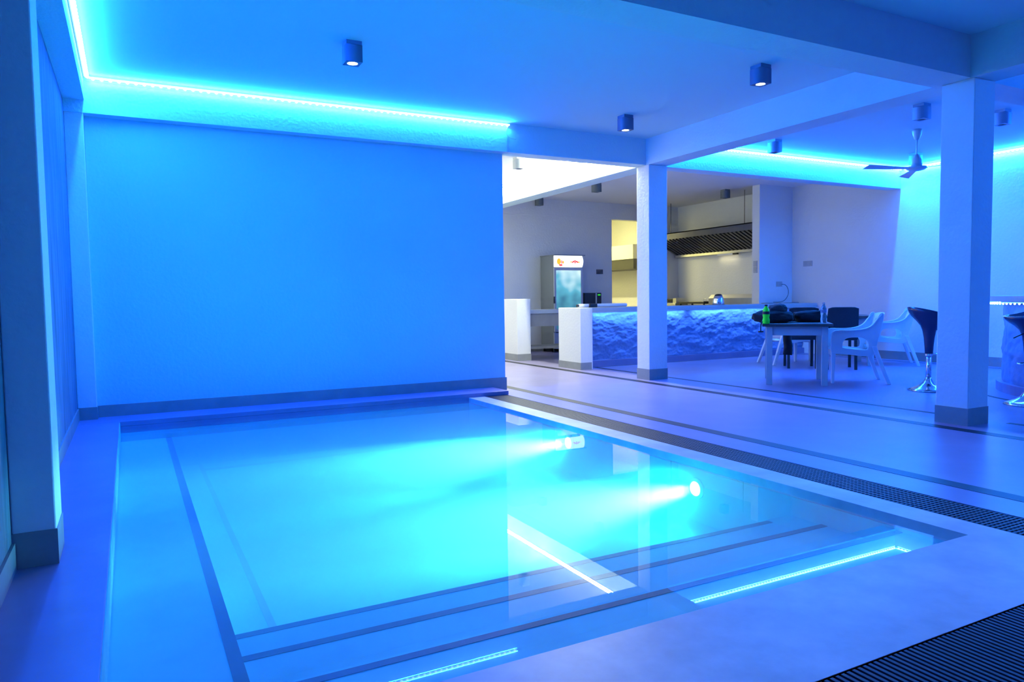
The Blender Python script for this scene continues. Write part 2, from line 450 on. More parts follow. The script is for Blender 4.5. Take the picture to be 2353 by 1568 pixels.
# loose end of the first strip
bm = bmesh.new(); add_tube(bm, bez((4.02, YF-0.02, 3.13), (3.97, YF-0.03, 3.06), (3.98, YF-0.03, 3.02), (4.03, YF-0.02, 3.0))+bez((4.03, YF-0.02, 3.0), (4.06, YF-0.02, 2.99), (4.09, YF-0.02, 2.985), (4.12, YF-0.02, 2.985), 6), 0.0035, 6)
o = obj('loose_cable', bm, M['lamp_white']); rep(o, 'loose wire dangling at the right end of the blue wall light strip', 'cable')

# ================================================================= DOWNLIGHTS
def downlight(x, y, lab, on, group=None, body='lamp_body', watt=0, s=0.13, h=0.165, col=(0.72, 0.84, 1.0)):
    t = thing('ceiling_downlight', lab, 'ceiling light', (x, y, CZ), 0, group)
    # square housing with a round mouth
    sq = [(-s/2, -s/2), (s/2, -s/2), (s/2, s/2), (-s/2, s/2)]
    circ = [(0.043*math.cos(2*PI*i/24), 0.043*math.sin(2*PI*i/24)) for i in range(24)]
    poly_holes('housing', [sq, circ], h-0.032, M[body], t, Matrix.Translation((0, 0, -h+(h-0.032)/2)))
    obj('mounting_plate', B((-s/2+0.002, s/2-0.002, -s/2+0.002, s/2-0.002, -0.030, 0)), M[body], t)
    bm = bmesh.new(); add_lathe(bm, [(0.043, -h+0.045), (0.043, -h+0.012), (0.030, -h+0.008)], 24)
    obj('lens', bm, M['lens_on' if on else 'lens_off'], t, smooth=False)
    if on and watt:
        ld = bpy.data.lights.new('spot', 'SPOT'); ld.energy = watt; ld.color = col
        ld.spot_size = math.radians(125); ld.spot_blend = 0.8; ld.shadow_soft_size = 0.03
        lo = bpy.data.objects.new('downlight_bulb', ld); COL.objects.link(lo); lo.parent = t; lo.location = (0, 0, -h-0.01)
    return t
G1 = 'lit square downlights over the pool deck'
downlight(1.66, 5.82, 'lit square downlight over the middle of the pool, left of the others', True, G1, watt=S_SPOT_A)
downlight(5.11, 4.82, 'lit square downlight nearest the cross beam, upper right', True, G1, watt=S_SPOT_A)
downlight(5.08, 6.79, 'lit square downlight near the inner corner of the beams', True, G1, watt=S_SPOT_A)
for x, y, l_ in ((2.2, 0.6, 'lit square downlight above the front grating, behind the cross beam'), (5.0, 0.2, 'lit square downlight above the deck right of the camera')):
    downlight(x, y, l_, True, 'downlights near the camera', watt=S_SPOT_BACK)
G2 = 'unlit square downlights of the dining area'
downlight(7.69, 7.00, 'unlit downlight just left of the dining area light strip start', False, G2, body='lamp_mid')
downlight(7.76, 5.02, 'unlit downlight half hidden by the long beam, beside the column', False, G2, body='lamp_mid')
downlight(8.86, 4.78, 'unlit downlight seen right of the large column', False, G2, body='lamp_mid')
downlight(10.36, 6.78, 'unlit downlight behind the ceiling fan', False, G2, body='lamp_mid')
G3 = 'downlights beyond the openings'
downlight(5.12, 9.42, 'pale downlight against the bright corridor ceiling', False, G3, body='lamp_white')
downlight(7.52, 10.92, 'unlit kitchen downlight under the sloping beam edge', False, G3, body='lamp_kit')
downlight(7.50, 12.95, 'unlit kitchen downlight farthest left, near the back wall', False, G3, body='lamp_kit')
downlight(10.33, 10.62, 'unlit kitchen downlight above the extractor hood', False, G3, body='lamp_kit')

# ================================================================= POOL LAMPS AND DRAINS
def pool_lamp(y, z, lab, e):
    t = thing('pool_lamp', lab, 'underwater light', (PX1, y, z), 0, 'underwater lamps on the right pool wall')
    bm = bmesh.new(); add_lathe(bm, [(0.070, 0), (0.070, 0.010), (0.055, 0.018)], 28)
    bm.transform(Matrix.Rotation(-PI/2, 4, 'Y')); obj('rim', bm, M['drain'], t)
    bm = bmesh.new(); add_lathe(bm, [(0.048, 0.018), (0.044, 0.024), (0.02, 0.030)], 28)
    bm.transform(Matrix.Rotation(-PI/2, 4, 'Y')); obj('lens', bm, emit('pool lamp lens', (0.3, 0.9, 1.0), 12), t)
    for nm, en, ang, bl in (('lamp_bulb', e, 150, 1.0), ('lamp_reflector', e*52, 28, 1.0)):
        ld = bpy.data.lights.new('pool spot', 'SPOT'); ld.energy = en; ld.color = (0.11, 0.80, 1.0) if nm == 'lamp_reflector' else (0.0, 0.72, 1.0)
        ld.spot_size = math.radians(ang); ld.spot_blend = bl; ld.shadow_soft_size = 0.04
        lo = bpy.data.objects.new(nm, ld); COL.objects.link(lo); lo.parent = t; lo.location = (-0.06, 0, 0)
        lo.rotation_euler = Vector((-1, 0, -0.03)).to_track_quat('-Z', 'Y').to_euler()
pool_lamp(3.68, -0.19, 'glowing underwater lamp nearer the camera, brightest spot in the pool', S_PLAMP)
pool_lamp(5.27, -0.15, 'glowing underwater lamp farther from the camera', S_PLAMP)
def drain(x, y, lab):
    t = thing('floor_drain', lab, 'drain', (x, y, D), 0, 'round pool floor drains')
    bm = bmesh.new(); add_lathe(bm, [(0.055, 0), (0.055, 0.006), (0.035, 0.010)], 24); obj('drain_cover', bm, M['drain'], t)
    bm = bmesh.new(); add_lathe(bm, [(0.022, 0.009), (0.022, 0.012)], 20); obj('drain_hub', bm, M['pool'], t)
drain(1.76, 7.00, 'round white drain on the pool floor, left one')
drain(3.12, 7.22, 'round white drain on the pool floor in the far right corner')

# ================================================================= GRATES
def grate(name, x0, x1, y0, y1, along, lab):
    t = thing(name, lab, 'drain grating', (x0, y0, -0.012))
    bm = bmesh.new(); p = 0.024
    L_, W_ = (y1-y0, x1-x0) if along == 'y' else (x1-x0, y1-y0)
    n = int(L_/p)
    for i in range(n):
        c = (i+0.5)*p
        if along == 'y': add_box(bm, 0.004, W_-0.004, c-0.0065, c+0.0065, -0.012, 0.010)
        else: add_box(bm, c-0.0065, c+0.0065, 0.004, W_-0.004, -0.012, 0.010)
    obj('slats', bm, M['grate'], t)
    bm = bmesh.new(); m_ = 9 if along == 'y' else 4
    for k in range(m_):
        c = 0.012 + (W_-0.024)*k/(m_-1)
        if along == 'y': add_box(bm, c-0.004, c+0.004, 0, L_, -0.020, 0.0095)
        else: add_box(bm, 0, L_, c-0.005, c+0.005, -0.020, 0.000)
    obj('cross_rods', bm, M['grate'], t)
grate('drain_grate', GX0, GX1, FY1, PY1-0.005, 'y', 'long dark slatted grating beside the right pool edge')
grate('drain_grate', PX0, GX1-0.003, FY0, FY1-0.002, 'x', 'dark slatted grating in the bottom right foreground')

# ================================================================= BAR COUNTERS
def rock_panel(bm, p0, p1, z0, z1, nx, nz, amp, off=0.0, curve=None):
    p0 = Vector(p0); p1 = Vector(p1); grid = []
    d = (p1-p0); nrm = Vector((d.y, -d.x, 0)).normalized()
    for j in range(nz+1):
        row = []
        for i in range(nx+1):
            u = i/nx; z = z0+(z1-z0)*j/nz
            if curve: q, nn = curve(u)
            else: q, nn = p0+d*u, nrm
            s = u*d.length if not curve else u*3.0
            h = noise.fractal(Vector((s*3.2+off, z*6, off)), 0.8, 2.0, 6)*amp*0.9 + abs(noise.noise(Vector((s*2.3+off, z*8+noise.noise(Vector((s*6, z*6, 1)))*2.2, 3.1))))*amp*0.35
            if j in (0, nz): h *= 0.3
            row.append(bm.verts.new((q.x+nn.x*h, q.y+nn.y*h, z)))
        grid.append(row)
    for j in range(nz):
        for i in range(nx): bm.faces.new((grid[j][i], grid[j][i+1], grid[j+1][i+1], grid[j+1][i]))

t = thing('bar_counter', 'long white bar counter with rough rock front lit by blue light', 'counter', (6.08, 9.28, 0))
X0, Y0 = 6.08, 9.28
XE = XR-X0-0.004
obj('end_pillar', B((0, 0.22, 0, 0.64, 0, 0.95)), M['paint'], t, bevel=0.005)
obj('pillar_foot', B((-0.004, 0.20, -0.004, 0.644, 0, 0.11)), M['base'], t)
obj('worktop', B((0.22, XE, 0, 0.58, 0.898, 0.95), (0.22, XE, 0, 0.03, 0.872, 0.898)), M['tablewhite'], t, bevel=0.004)
bm = bmesh.new(); rock_panel(bm, (0.22, 0.33, 0), (XE, 0.33, 0), 0.10, 0.898, 520, 70, 0.026)
obj('rock_front', bm, M['rock'], t, smooth=True)
obj('core_wall', B((0.22, XE, 0.36, 0.44, 0, 0.872)), M['paint'], t)
obj('plinth', B((0.22, XE, 0.285, 0.36, 0, 0.10)), M['floor'], t)
obj('upstand', B((4.42, XE, 0.42, 0.575, 0.95, 0.962)), M['base'], t)
for i, (a, b) in enumerate(((6.52, 8.40), (8.58, 9.75), (9.80, 10.85))):
    led_strip((a, Y0+0.265, 0.886), (b, Y0+0.265, 0.886), (0, 0.0, 0), 0, 'bar',
              ('blue light strip under the bar top beside the slim column', 'blue light strip under the middle of the bar top', 'blue light strip under the bar top behind the bags')[i], chips=False, seg=16, r=0.006)

# half wall left of the serving gap
t = thing('half_wall', 'white half wall block left of the kitchen work table', 'half wall', (6.06, 11.28, 0))
obj('block', B((0, 0.27, 0, 1.3, 0, 1.10)), M['paint'], t, bevel=0.006)
obj('block_foot', B((-0.004, 0.274, -0.004, 1.304, 0, 0.12)), M['base'], t)
# work table in the gap
t = thing('work_table', 'grey work table with open shelf between the white half walls', 'table', (6.345, 11.36, 0))
obj('tabletop', B((0, 1.0, 0, 0.55, 0.83, 0.90)), M['tablewhite'], t, bevel=0.003)
obj('front_board', B((0.02, 0.98, 0.02, 0.045, 0.60, 0.83)), M['board'], t)
obj('shelf', B((0.02, 0.98, 0.03, 0.50, 0.19, 0.235)), M['board'], t)
for s in (0.0, 0.97): obj('side_panel', B((s, s+0.03, 0.01, 0.54, 0, 0.83)), M['board'], t)

# curved bar on the far right, behind the large column
CC = Vector((9.6, 3.35)); RR = 1.55
def arc(u, r=RR, a0=95, a1=235):
    a = math.radians(a0+(a1-a0)*u); d = Vector((math.cos(a), math.sin(a), 0))
    return Vector((CC.x+d.x*r, CC.y+d.y*r, 0)), d
t = thing('curved_bar', 'curved rock faced bar counter at the right edge of the picture', 'counter', (0, 0, 0))
bm = bmesh.new(); rock_panel(bm, (0, 0, 0), (1, 0, 0), 0.10, 0.98, 160, 40, 0.022, 7.7, curve=lambda u: arc(u))
obj('rock_front', bm, M['rock'], t, smooth=True)
def ring(bm, r0, r1, z0, z1, n=48):
    q = []
    for i in range(n+1):
        u = i/n; a, d = arc(u, r0); b, d = arc(u, r1)
        q.append([bm.verts.new((p.x, p.y, z)) for p, z in ((a, z0), (b, z0), (b, z1), (a, z1))])
    for A, B_ in zip(q, q[1:]):
        for k in range(4): bm.faces.new((A[k], A[(k+1) % 4], B_[(k+1) % 4], B_[k]))
    bm.faces.new(q[0]); bm.faces.new(q[-1][::-1])
bm = bmesh.new(); ring(bm, RR-0.35, RR+0.22, 1.00, 1.06); obj('worktop', bm, M['tablewhite'], t)
bm = bmesh.new(); ring(bm, RR-0.16, RR-0.06, 0.0, 1.0); obj('core_wall', bm, M['paint'], t)
bm = bmesh.new(); ring(bm, RR-0.06, RR+0.06, 0.0, 0.10); obj('plinth', bm, M['floor'], t)
# its strip with visible chips
t2 = thing('led_strip', 'dotted blue light strip under the curved bar top', 'light strip', (0, 0, 0))
bm = bmesh.new(); add_tube(bm, [(*arc(i/60, RR+0.15)[0].xy, 0.988) for i in range(61)], 0.004, 6)
obj('glowing_sleeve', bm, LED['bar'][0], t2)
for i in range(8):
    pa, pb = Vector((*arc(i/8, RR+0.15)[0].xy, 0.986)), Vector((*arc((i+1)/8, RR+0.15)[0].xy, 0.986))
    strip_lamps(t2, pb-pa, Vector((0, 0, 0)), 0.004, BLUE2, 4.0, off0=pa)
bm = bmesh.new(); bmesh.ops.create_icosphere(bm, subdivisions=1, radius=0.011)
first = None
for i in range(60):
    p = Vector((*arc((i+0.5)/60, RR+0.165)[0].xy, 0.978))
    if first is None: first = obj('led_chip', bm, M['chip'], t2); first.location = p
    else:
        c = first.copy(); COL.objects.link(c); c.parent = t2; c.location = p
# floor inlay round it
bm = bmesh.new(); ring(bm, RR+0.30, RR+0.345, -0.002, 0.0016); struct('trim_13', bm, M['stripe'])

# ================================================================= KITCHEN
# extractor hood on the right wall
HY0, HY1 = 10.06, 13.12
t = thing('extractor_hood', 'long stainless extractor hood with slanted black filters on the kitchen wall', 'hood', (10.55, HY0, 0))
Lh = HY1-HY0
obj('canopy', B((0, 0.02, 0, Lh, 2.36, 2.50), (0, 0.77, 0, Lh, 2.48, 2.50), (0.75, 0.775, 0, Lh, 2.06, 2.50)), mat('dull hood steel', (0.12, 0.12, 0.14), 0.5, metal=0.3, var=0.25, vscale=2), t)
bm = bmesh.new(); nS = 28
for i in range(nS):
    y0 = Lh*i/nS; y1 = y0+Lh/nS*0.55
    add_hexa(bm, [(0.03, y0, 2.35), (0.70, y0, 2.03), (0.70, y1, 2.03), (0.03, y1, 2.35), (0.03, y0, 2.385), (0.70, y0, 2.065), (0.70, y1, 2.065), (0.03, y1, 2.385)])
obj('filters', bm, M['steel_dk'], t)
bm = bmesh.new(); add_hexa(bm, [(0.03, 0, 2.385), (0.70, 0, 2.065), (0.70, Lh, 2.065), (0.03, Lh, 2.385), (0.03, 0, 2.40), (0.70, 0, 2.08), (0.70, Lh, 2.08), (0.03, Lh, 2.40)])
obj('filter_backing', bm, M['black'], t)
obj('grease_lip', B((0.66, 0.77, 0, Lh, 2.00, 2.055)), M['steel'], t)
for yy in (0.45, 0.60, 1.35, 1.50, 2.25, 2.40):
    bm = bmesh.new(); add_lathe(bm, [(0.012, 0), (0.012, 0.02)], 10); h_ = obj('filter_knob', bm, M['chrome'], t); h_.location = (0.16, yy, 2.295)
bm = bmesh.new(); add_tube(bm, [(0.15, 0.42, 2.50), (0.15, 0.42, CZ)], 0.006, 6); obj('hanging_rod', bm, M['steel_dk'], t)
bm = bmesh.new(); add_tube(bm, [(0.15, 2.6, 2.50), (0.15, 2.6, CZ)], 0.006, 6); obj('hanging_rod', bm, M['steel_dk'], t)
t = thing('hood_lamp', 'small white tube lamp under the extractor hood edge', 'lamp', (11.25, 11.3, 1.985))
obj('tube_cover', B((-0.05, 0, 0, 0.45, -0.02, 0.012)), M['paper'], t)
obj('end_cap', B((-0.05, 0, -0.12, 0, -0.02, 0.012)), M['black'], t)
ld = bpy.data.lights.new('hood light', 'AREA'); ld.shape = 'RECTANGLE'; ld.size = 0.05; ld.size_y = 0.5; ld.energy = 0.35; ld.color = (1.0, 0.86, 0.42)
lo = bpy.data.objects.new('lamp_light', ld); COL.objects.link(lo); lo.parent = t; lo.location = (-0.03, 0.22, -0.03); lo.rotation_euler = (0, math.radians(-20), 0)

# cooking line along the right wall
t = thing('cooking_counter', 'stainless cooking counter along the kitchen wall under the hood', 'counter', (10.70, 10.10, 0))
obj('worktop', B((0, 0.62, 0, 3.0, 0.86, 0.90)), M['steel'], t)
obj('cabinet', B((0.04, 0.62, 0.03, 2.97, 0.08, 0.86)), M['steel'], t)
t = thing('serving_cabinet', 'low stainless cabinet with a bright sloping top edge behind the bar', 'appliance', (10.82, 10.10, 0.90))
bm = bmesh.new(); add_hexa(bm, [(0, 0, 0), (0.4, 0, 0), (0.4, 1.5, 0), (0, 1.5, 0), (0, 0, 0.16), (0.4, 0, 0.16), (0.4, 1.5, 0.16), (0, 1.5, 0.16)]); obj('body', bm, M['steel'], t)
bm = bmesh.new(); add_hexa(bm, [(0, 0, 0.16), (0.4, 0, 0.16), (0.4, 1.5, 0.16), (0, 1.5, 0.16), (0.05, 0, 0.235), (0.4, 0, 0.235), (0.4, 1.47, 0.235), (0.05, 1.47, 0.235)]); obj('sloping_top', bm, mat('brushed pale steel', (0.8, 0.76, 0.65), 0.3, metal=0.6), t)
t = thing('griddle', 'flat black griddle behind the bar', 'appliance', (10.80, 11.72, 0.90))
obj('plate', B((0, 0.4, 0, 0.80, 0.045, 0.085)), M['black'], t, bevel=0.004)
obj('tray', B((0.04, 0.3, 0.05, 0.5, 0.085, 0.10)), M['steel'], t)
bm = bmesh.new()
for sx, sy in ((0.03, 0.03), (0.37, 0.03), (0.03, 0.77), (0.37, 0.77)): add_box(bm, sx-0.015, sx+0.015, sy-0.015, sy+0.015, 0, 0.046)
obj('feet', bm, M['black'], t)
bm = bmesh.new(); add_tube(bm, bez((0.1, 0.02, 0.09), (0.1, 0.0, 0.17), (0.1, 0.13, 0.17), (0.1, 0.14, 0.09)), 0.004, 6); obj('wire_handle', bm, M['steel'], t)
t = thing('sandwich_grill', 'small steel sandwich grill beside the slim column', 'appliance', (10.76, 12.58, 0.90))
obj('base', B((0, 0.36, 0, 0.42, 0, 0.06)), M['steel'], t, bevel=0.006)
obj('lid', B((0.02, 0.36, 0.12, 0.42, 0.09, 0.16)), M['black'], t, bevel=0.01)
obj('hinge_post', B((0.02, 0.30, 0.0, 0.11, 0.06, 0.17)), M['steel'], t)
obj('handle', B((-0.03, 0.0, 0.20, 0.34, 0.10, 0.12)), M['black'], t, bevel=0.004)

# drinks fridge
t = thing('drinks_fridge', 'tall grey drinks fridge with glass door and lit fruit sign', 'fridge', (7.62, 12.58, 0))
W_, Dp, H_ = 0.69, 0.55, 1.98
obj('cabinet', B((0, W_, 0.05, Dp, 0.08, H_-0.01)), M['fridge_side'], t, bevel=0.006)
obj('top_cap', B((-0.012, W_+0.04, -0.03, Dp, H_-0.012, H_+0.006)), M['fridge_side'], t)
# curved lit sign
bm = bmesh.new(); prof = [(0.045*math.sin(PI*i/8), 1.735+0.232*i/8) for i in range(9)]
rows = [[bm.verts.new((x, -0.0-b_, z)) for b_, z in prof] for x in (0.02, W_-0.015)]
back = [[bm.verts.new((x, 0.05, z)) for b_, z in (prof[0], prof[-1])] for x in (0.02, W_-0.015)]
for i in range(8): bm.faces.new((rows[0][i], rows[1][i], rows[1][i+1], rows[0][i+1]))
for s in (0, 1): bm.faces.new(rows[s]+[back[s][1], back[s][0]])
bm.faces.new((rows[0][0], back[0][0], back[1][0], rows[1][0])); bm.faces.new((rows[0][-1], back[0][1], back[1][1], rows[1][-1]))
sg = obj('lit_sign', bm, M['fsign'], t)
def blob(cx, cz, rx, rz, m, y=-0.049, nm='fruit_print'):
    bm = bmesh.new(); n = 14
    v = [bm.verts.new((cx+rx*math.cos(2*PI*i/n), y, cz+rz*math.sin(2*PI*i/n))) for i in range(n)]
    v2 = [bm.verts.new((p.co.x, y+0.006, p.co.z)) for p in v]
    bm.faces.new(v); bm.faces.new(v2[::-1])
    for i in range(n): bm.faces.new((v[i], v2[i], v2[(i+1) % n], v[(i+1) % n]))
    obj(nm, bm, m, sg)
blob(0.085, 1.845, 0.045, 0.062, M['orange'], -0.050); blob(0.15, 1.835, 0.020, 0.040, M['pink'], -0.050)
blob(0.14, 1.775, 0.040, 0.020, M['red'], -0.031); blob(0.185, 1.83, 0.018, 0.028, M['orange'], -0.050)
for dx, dz in ((-0.06, -0.012), (-0.035, 0.004), (0, 0.014), (0.035, 0.004), (0.058, -0.010), (0.0, -0.018)):
    blob(0.47+dx, 1.845+dz, 0.018, 0.015, M['red'], -0.052)
blob(0.375, 1.84, 0.014, 0.016, M['orange'], -0.049); blob(0.565, 1.835, 0.016, 0.016, M['orange'], -0.049)
dr = obj('door', B((0.005, W_-0.005, 0, 0.045, 0.42, 0.47), (0.005, W_-0.005, 0, 0.045, 1.67, 1.72), (0.005, 0.045, 0, 0.045, 0.47, 1.67), (W_-0.045, W_-0.005, 0, 0.045, 0.47, 1.67)), M['fridge_frame'], t)
obj('glass_pane', B((0.045, W_-0.045, 0.012, 0.03, 0.47, 1.67)), M['fglass'], dr)
obj('door_handle', B((-0.012, 0.006, -0.02, 0.015, 1.0, 1.14)), M['black'], dr)
obj('lower_panel', B((0.0, W_, 0.01, 0.05, 0.08, 0.41)), M['fridge_frame'], t)
obj('lower_vent', B((0.03, W_-0.03, 0.0, 0.012, 0.40, 0.412)), M['black'], t)
bm = bmesh.new()
for sx in (0.04, W_-0.04):
    for sy in (0.1, Dp-0.05): add_lathe(bm, [(0.02, 0), (0.02, 0.08)], 10, sx, sy)
obj('feet', bm, M['black'], t)

# back counter with microwave
t = thing('back_counter', 'low counter on the kitchen back wall right of the fridge', 'counter', (8.38, 12.55, 0))
obj('worktop', B((0, 0.95, 0, 0.58, 0.92, 0.96)), M['steel'], t); obj('cabinet', B((0.02, 0.93, 0.03, 0.58, 0, 0.92)), M['fridge_side'], t)
t = thing('microwave', 'black microwave with a green clock right of the drinks fridge', 'microwave', (8.37, 12.62, 0.96))
obj('case', B((0, 0.43, 0.02, 0.38, 0.01, 0.25)), M['fridge_side'], t, bevel=0.004)
obj('door', B((0.005, 0.275, 0, 0.02, 0.015, 0.245)), M['black'], t)
obj('door_handle', B((0.278, 0.305, -0.012, 0.02, 0.02, 0.24)), M['fridge_frame'], t)
cp = obj('control_panel', B((0.31, 0.425, 0, 0.02, 0.015, 0.245)), M['black'], t)
obj('green_clock', B((0.335, 0.40, -0.002, 0.0, 0.19, 0.215)), emit('green display', (0.05, 1.0, 0.05), 0.8), cp)

def plate(name, lab, cat, loc, size, axis, m, gang=2):
    t = thing(name, lab, cat, loc)
    w_, h_ = size
    if axis == 'y': obj('cover_plate', B((-w_/2, w_/2, -0.012, 0, -h_/2, h_/2)), M[m], t, bevel=0.002)
    else: obj('cover_plate', B((-0.012, 0, -w_/2, w_/2, -h_/2, h_/2)), M[m], t, bevel=0.002)
    for g in range(gang):
        c = -w_/2 + w_*(g+0.5)/gang
        if axis == 'y': obj('rocker', B((c-0.018, c+0.018, -0.017, -0.012, -h_*0.26, h_*0.26)), M[m], t)
        else: obj('rocker', B((-0.017, -0.012, c-0.018, c+0.018, -h_*0.26, h_*0.26)), M[m], t)
plate('wall_switch', 'dark double switch on the kitchen back wall above the microwave', 'switch', (9.12, YK-0.0, 1.67), (0.17, 0.10), 'y', 'socket_dk')
plate('wall_socket', 'double socket above the bar top with a cable plugged in', 'socket', (10.98, 9.87, 1.316), (0.15, 0.095), 'y', 'socket')
plate('wall_switch', 'double switch plate on the right wall behind the bar', 'switch', (XR, 9.50, 1.69), (0.20, 0.10), 'x', 'socket')
plate('wall_switch', 'upper switch on the end of the kitchen partition', 'switch', (10.46, 9.965, 1.70), (0.09, 0.11), 'x', 'socket', 1)
plate('wall_switch', 'lower switch on the end of the kitchen partition', 'switch', (10.46, 9.965, 1.585), (0.09, 0.11), 'x', 'socket', 1)
bm = bmesh.new()
add_tube(bm, bez((11.03, 9.85, 1.31), (11.15, 9.80, 1.33), (11.12, 9.74, 1.15), (11.04, 9.72, 1.08)) + bez((11.04, 9.72, 1.08), (10.95, 9.70, 1.0), (10.9, 9.68, 0.965), (10.60, 9.66, 0.975)), 0.005, 6)
o = obj('charging_cable', bm, M['black']); rep(o, 'thin dark cable running from the wall socket down to the bar top', 'cable')

# things on the bar
t = thing('paper_roll', 'white roll lying on the left end of the bar top', 'roll', (6.16, 9.46, 0.954))
bm = bmesh.new(); add_tube(bm, [(0, 0, 0.028), (1.0, 0.12, 0.028)], 0.028, 18); obj('roll', bm, M['paper'], t, smooth=False)
bm = bmesh.new(); add_tube(bm, [(-0.03, -0.004, 0.028), (0.0, 0, 0.028)], 0.020, 14); obj('end_plug', bm, M['black'], t)
obj('clamp', B((0.20, 0.34, -0.03, 0.02, 0.0, 0.058)), M['black'], t, bevel=0.01)
t = thing('vacuum_flask', 'shiny steel flask with dark lid standing on the bar top', 'flask', (9.03, 9.44, 0.951))
bm = bmesh.new(); add_lathe(bm, [(0.098, 0), (0.102, 0.01), (0.100, 0.05), (0.088, 0.11), (0.068, 0.155)], 32); obj('body', bm, M['chrome'], t, smooth=True)
bm = bmesh.new(); add_lathe(bm, [(0.068, 0.155), (0.062, 0.168), (0.045, 0.182), (0.02, 0.188)], 32); obj('lid', bm, M['black'], t, smooth=True)

# room beyond the kitchen door: cream walls, lamp, second hood
struct('wall_pantry', B((8.6, 8.75, YK+0.18, 16.4, 0, CZ)), M['warmwall'])
t = thing('steel_duct', 'second extractor hood seen through the kitchen doorway', 'hood', (10.60, 13.9, 0))
obj('canopy', B((0.0, 0.70, 0, 2.4, 2.02, 2.36)), mat('cream steel', (0.85, 0.82, 0.6), 0.4), t)
obj('filters', B((0.03, 0.68, 0.02, 2.38, 1.78, 2.02)), M['steel_dk'], t)
t = thing('pantry_lamp', 'warm tube lamp glowing in the room beyond the kitchen doorway', 'lamp', (9.3, 14.6, CZ-0.06))
bm = bmesh.new(); add_tube(bm, [(0, -0.6, 0), (0, 0.6, 0)], 0.02, 8); obj('tube', bm, emit('warm tube', (1.0, 0.93, 0.5), 12), t)
obj('holder', B((-0.04, 0.04, -0.65, 0.65, 0.022, 0.06)), M['lamp_white'], t)
ld = bpy.data.lights.new('tube light', 'AREA'); ld.shape = 'RECTANGLE'; ld.size = 0.08; ld.size_y = 1.2; ld.energy = W_ROOM2; ld.color = (1.0, 0.93, 0.42)
lo = bpy.data.objects.new('tube_light', ld); COL.objects.link(lo); lo.parent = t; lo.location = (0, 0, -0.03)

# ================================================================= TABLES
def table(name, loc, rz, wx, wy, h, lab):
    t = thing(name, lab, 'table', loc, rz)
    obj('tabletop', B((-wx/2-0.05, wx/2+0.05, -wy/2-0.05, wy/2+0.05, h-0.035, h)), M['tabletop'], t, bevel=0.004)
    for sx in (-1, 1):
        for sy in (-1, 1):
            cx_, cy_ = sx*(wx/2-0.035), sy*(wy/2-0.035)
            obj('leg', B((cx_-0.035, cx_+0.035, cy_-0.035, cy_+0.035, 0, h-0.035)), M['tablewhite'], t, bevel=0.003)
    for s in (-1, 1):
        obj('apron', B((-wx/2+0.07, wx/2-0.07, s*(wy/2-0.03)-0.011, s*(wy/2-0.03)+0.011, h-0.145, h-0.035)), M['tablewhite'], t)
        obj('apron', B((s*(wx/2-0.03)-0.011, s*(wx/2-0.03)+0.011, -wy/2+0.07, wy/2-0.07, h-0.145, h-0.035)), M['tablewhite'], t)
    return t
T1 = (7.445, 6.43)
table('dining_table', (T1[0], T1[1], 0), math.radians(-46), 0.70, 0.80, 0.755, 'dark topped pale table in front, carrying the bags and bottles')
T2 = (10.02, 7.78)
table('dining_table', (T2[0], T2[1], 0), math.radians(-42), 0.80, 0.85, 0.77, 'second table behind, mostly hidden by the chairs')

# ================================================================= WHITE PLASTIC CHAIRS
def catmull(pts, n=6, closed=True):
    out = []; N = len(pts)
    for i in range(N if closed else N-1):
        p = [pts[(i+k-1) % N] if closed else pts[min(max(i+k-1, 0), N-1)] for k in range(4)]
        for j in range(n):
            t_ = j/n
            out.append(tuple(0.5*((2*p[1][c])+(-p[0][c]+p[2][c])*t_+(2*p[0][c]-5*p[1][c]+4*p[2][c]-p[3][c])*t_*t_+(-p[0][c]+3*p[1][c]-3*p[2][c]+p[3][c])*t_**3) for c in (0, 1)))
    if not closed: out.append(tuple(pts[-1]))
    return out
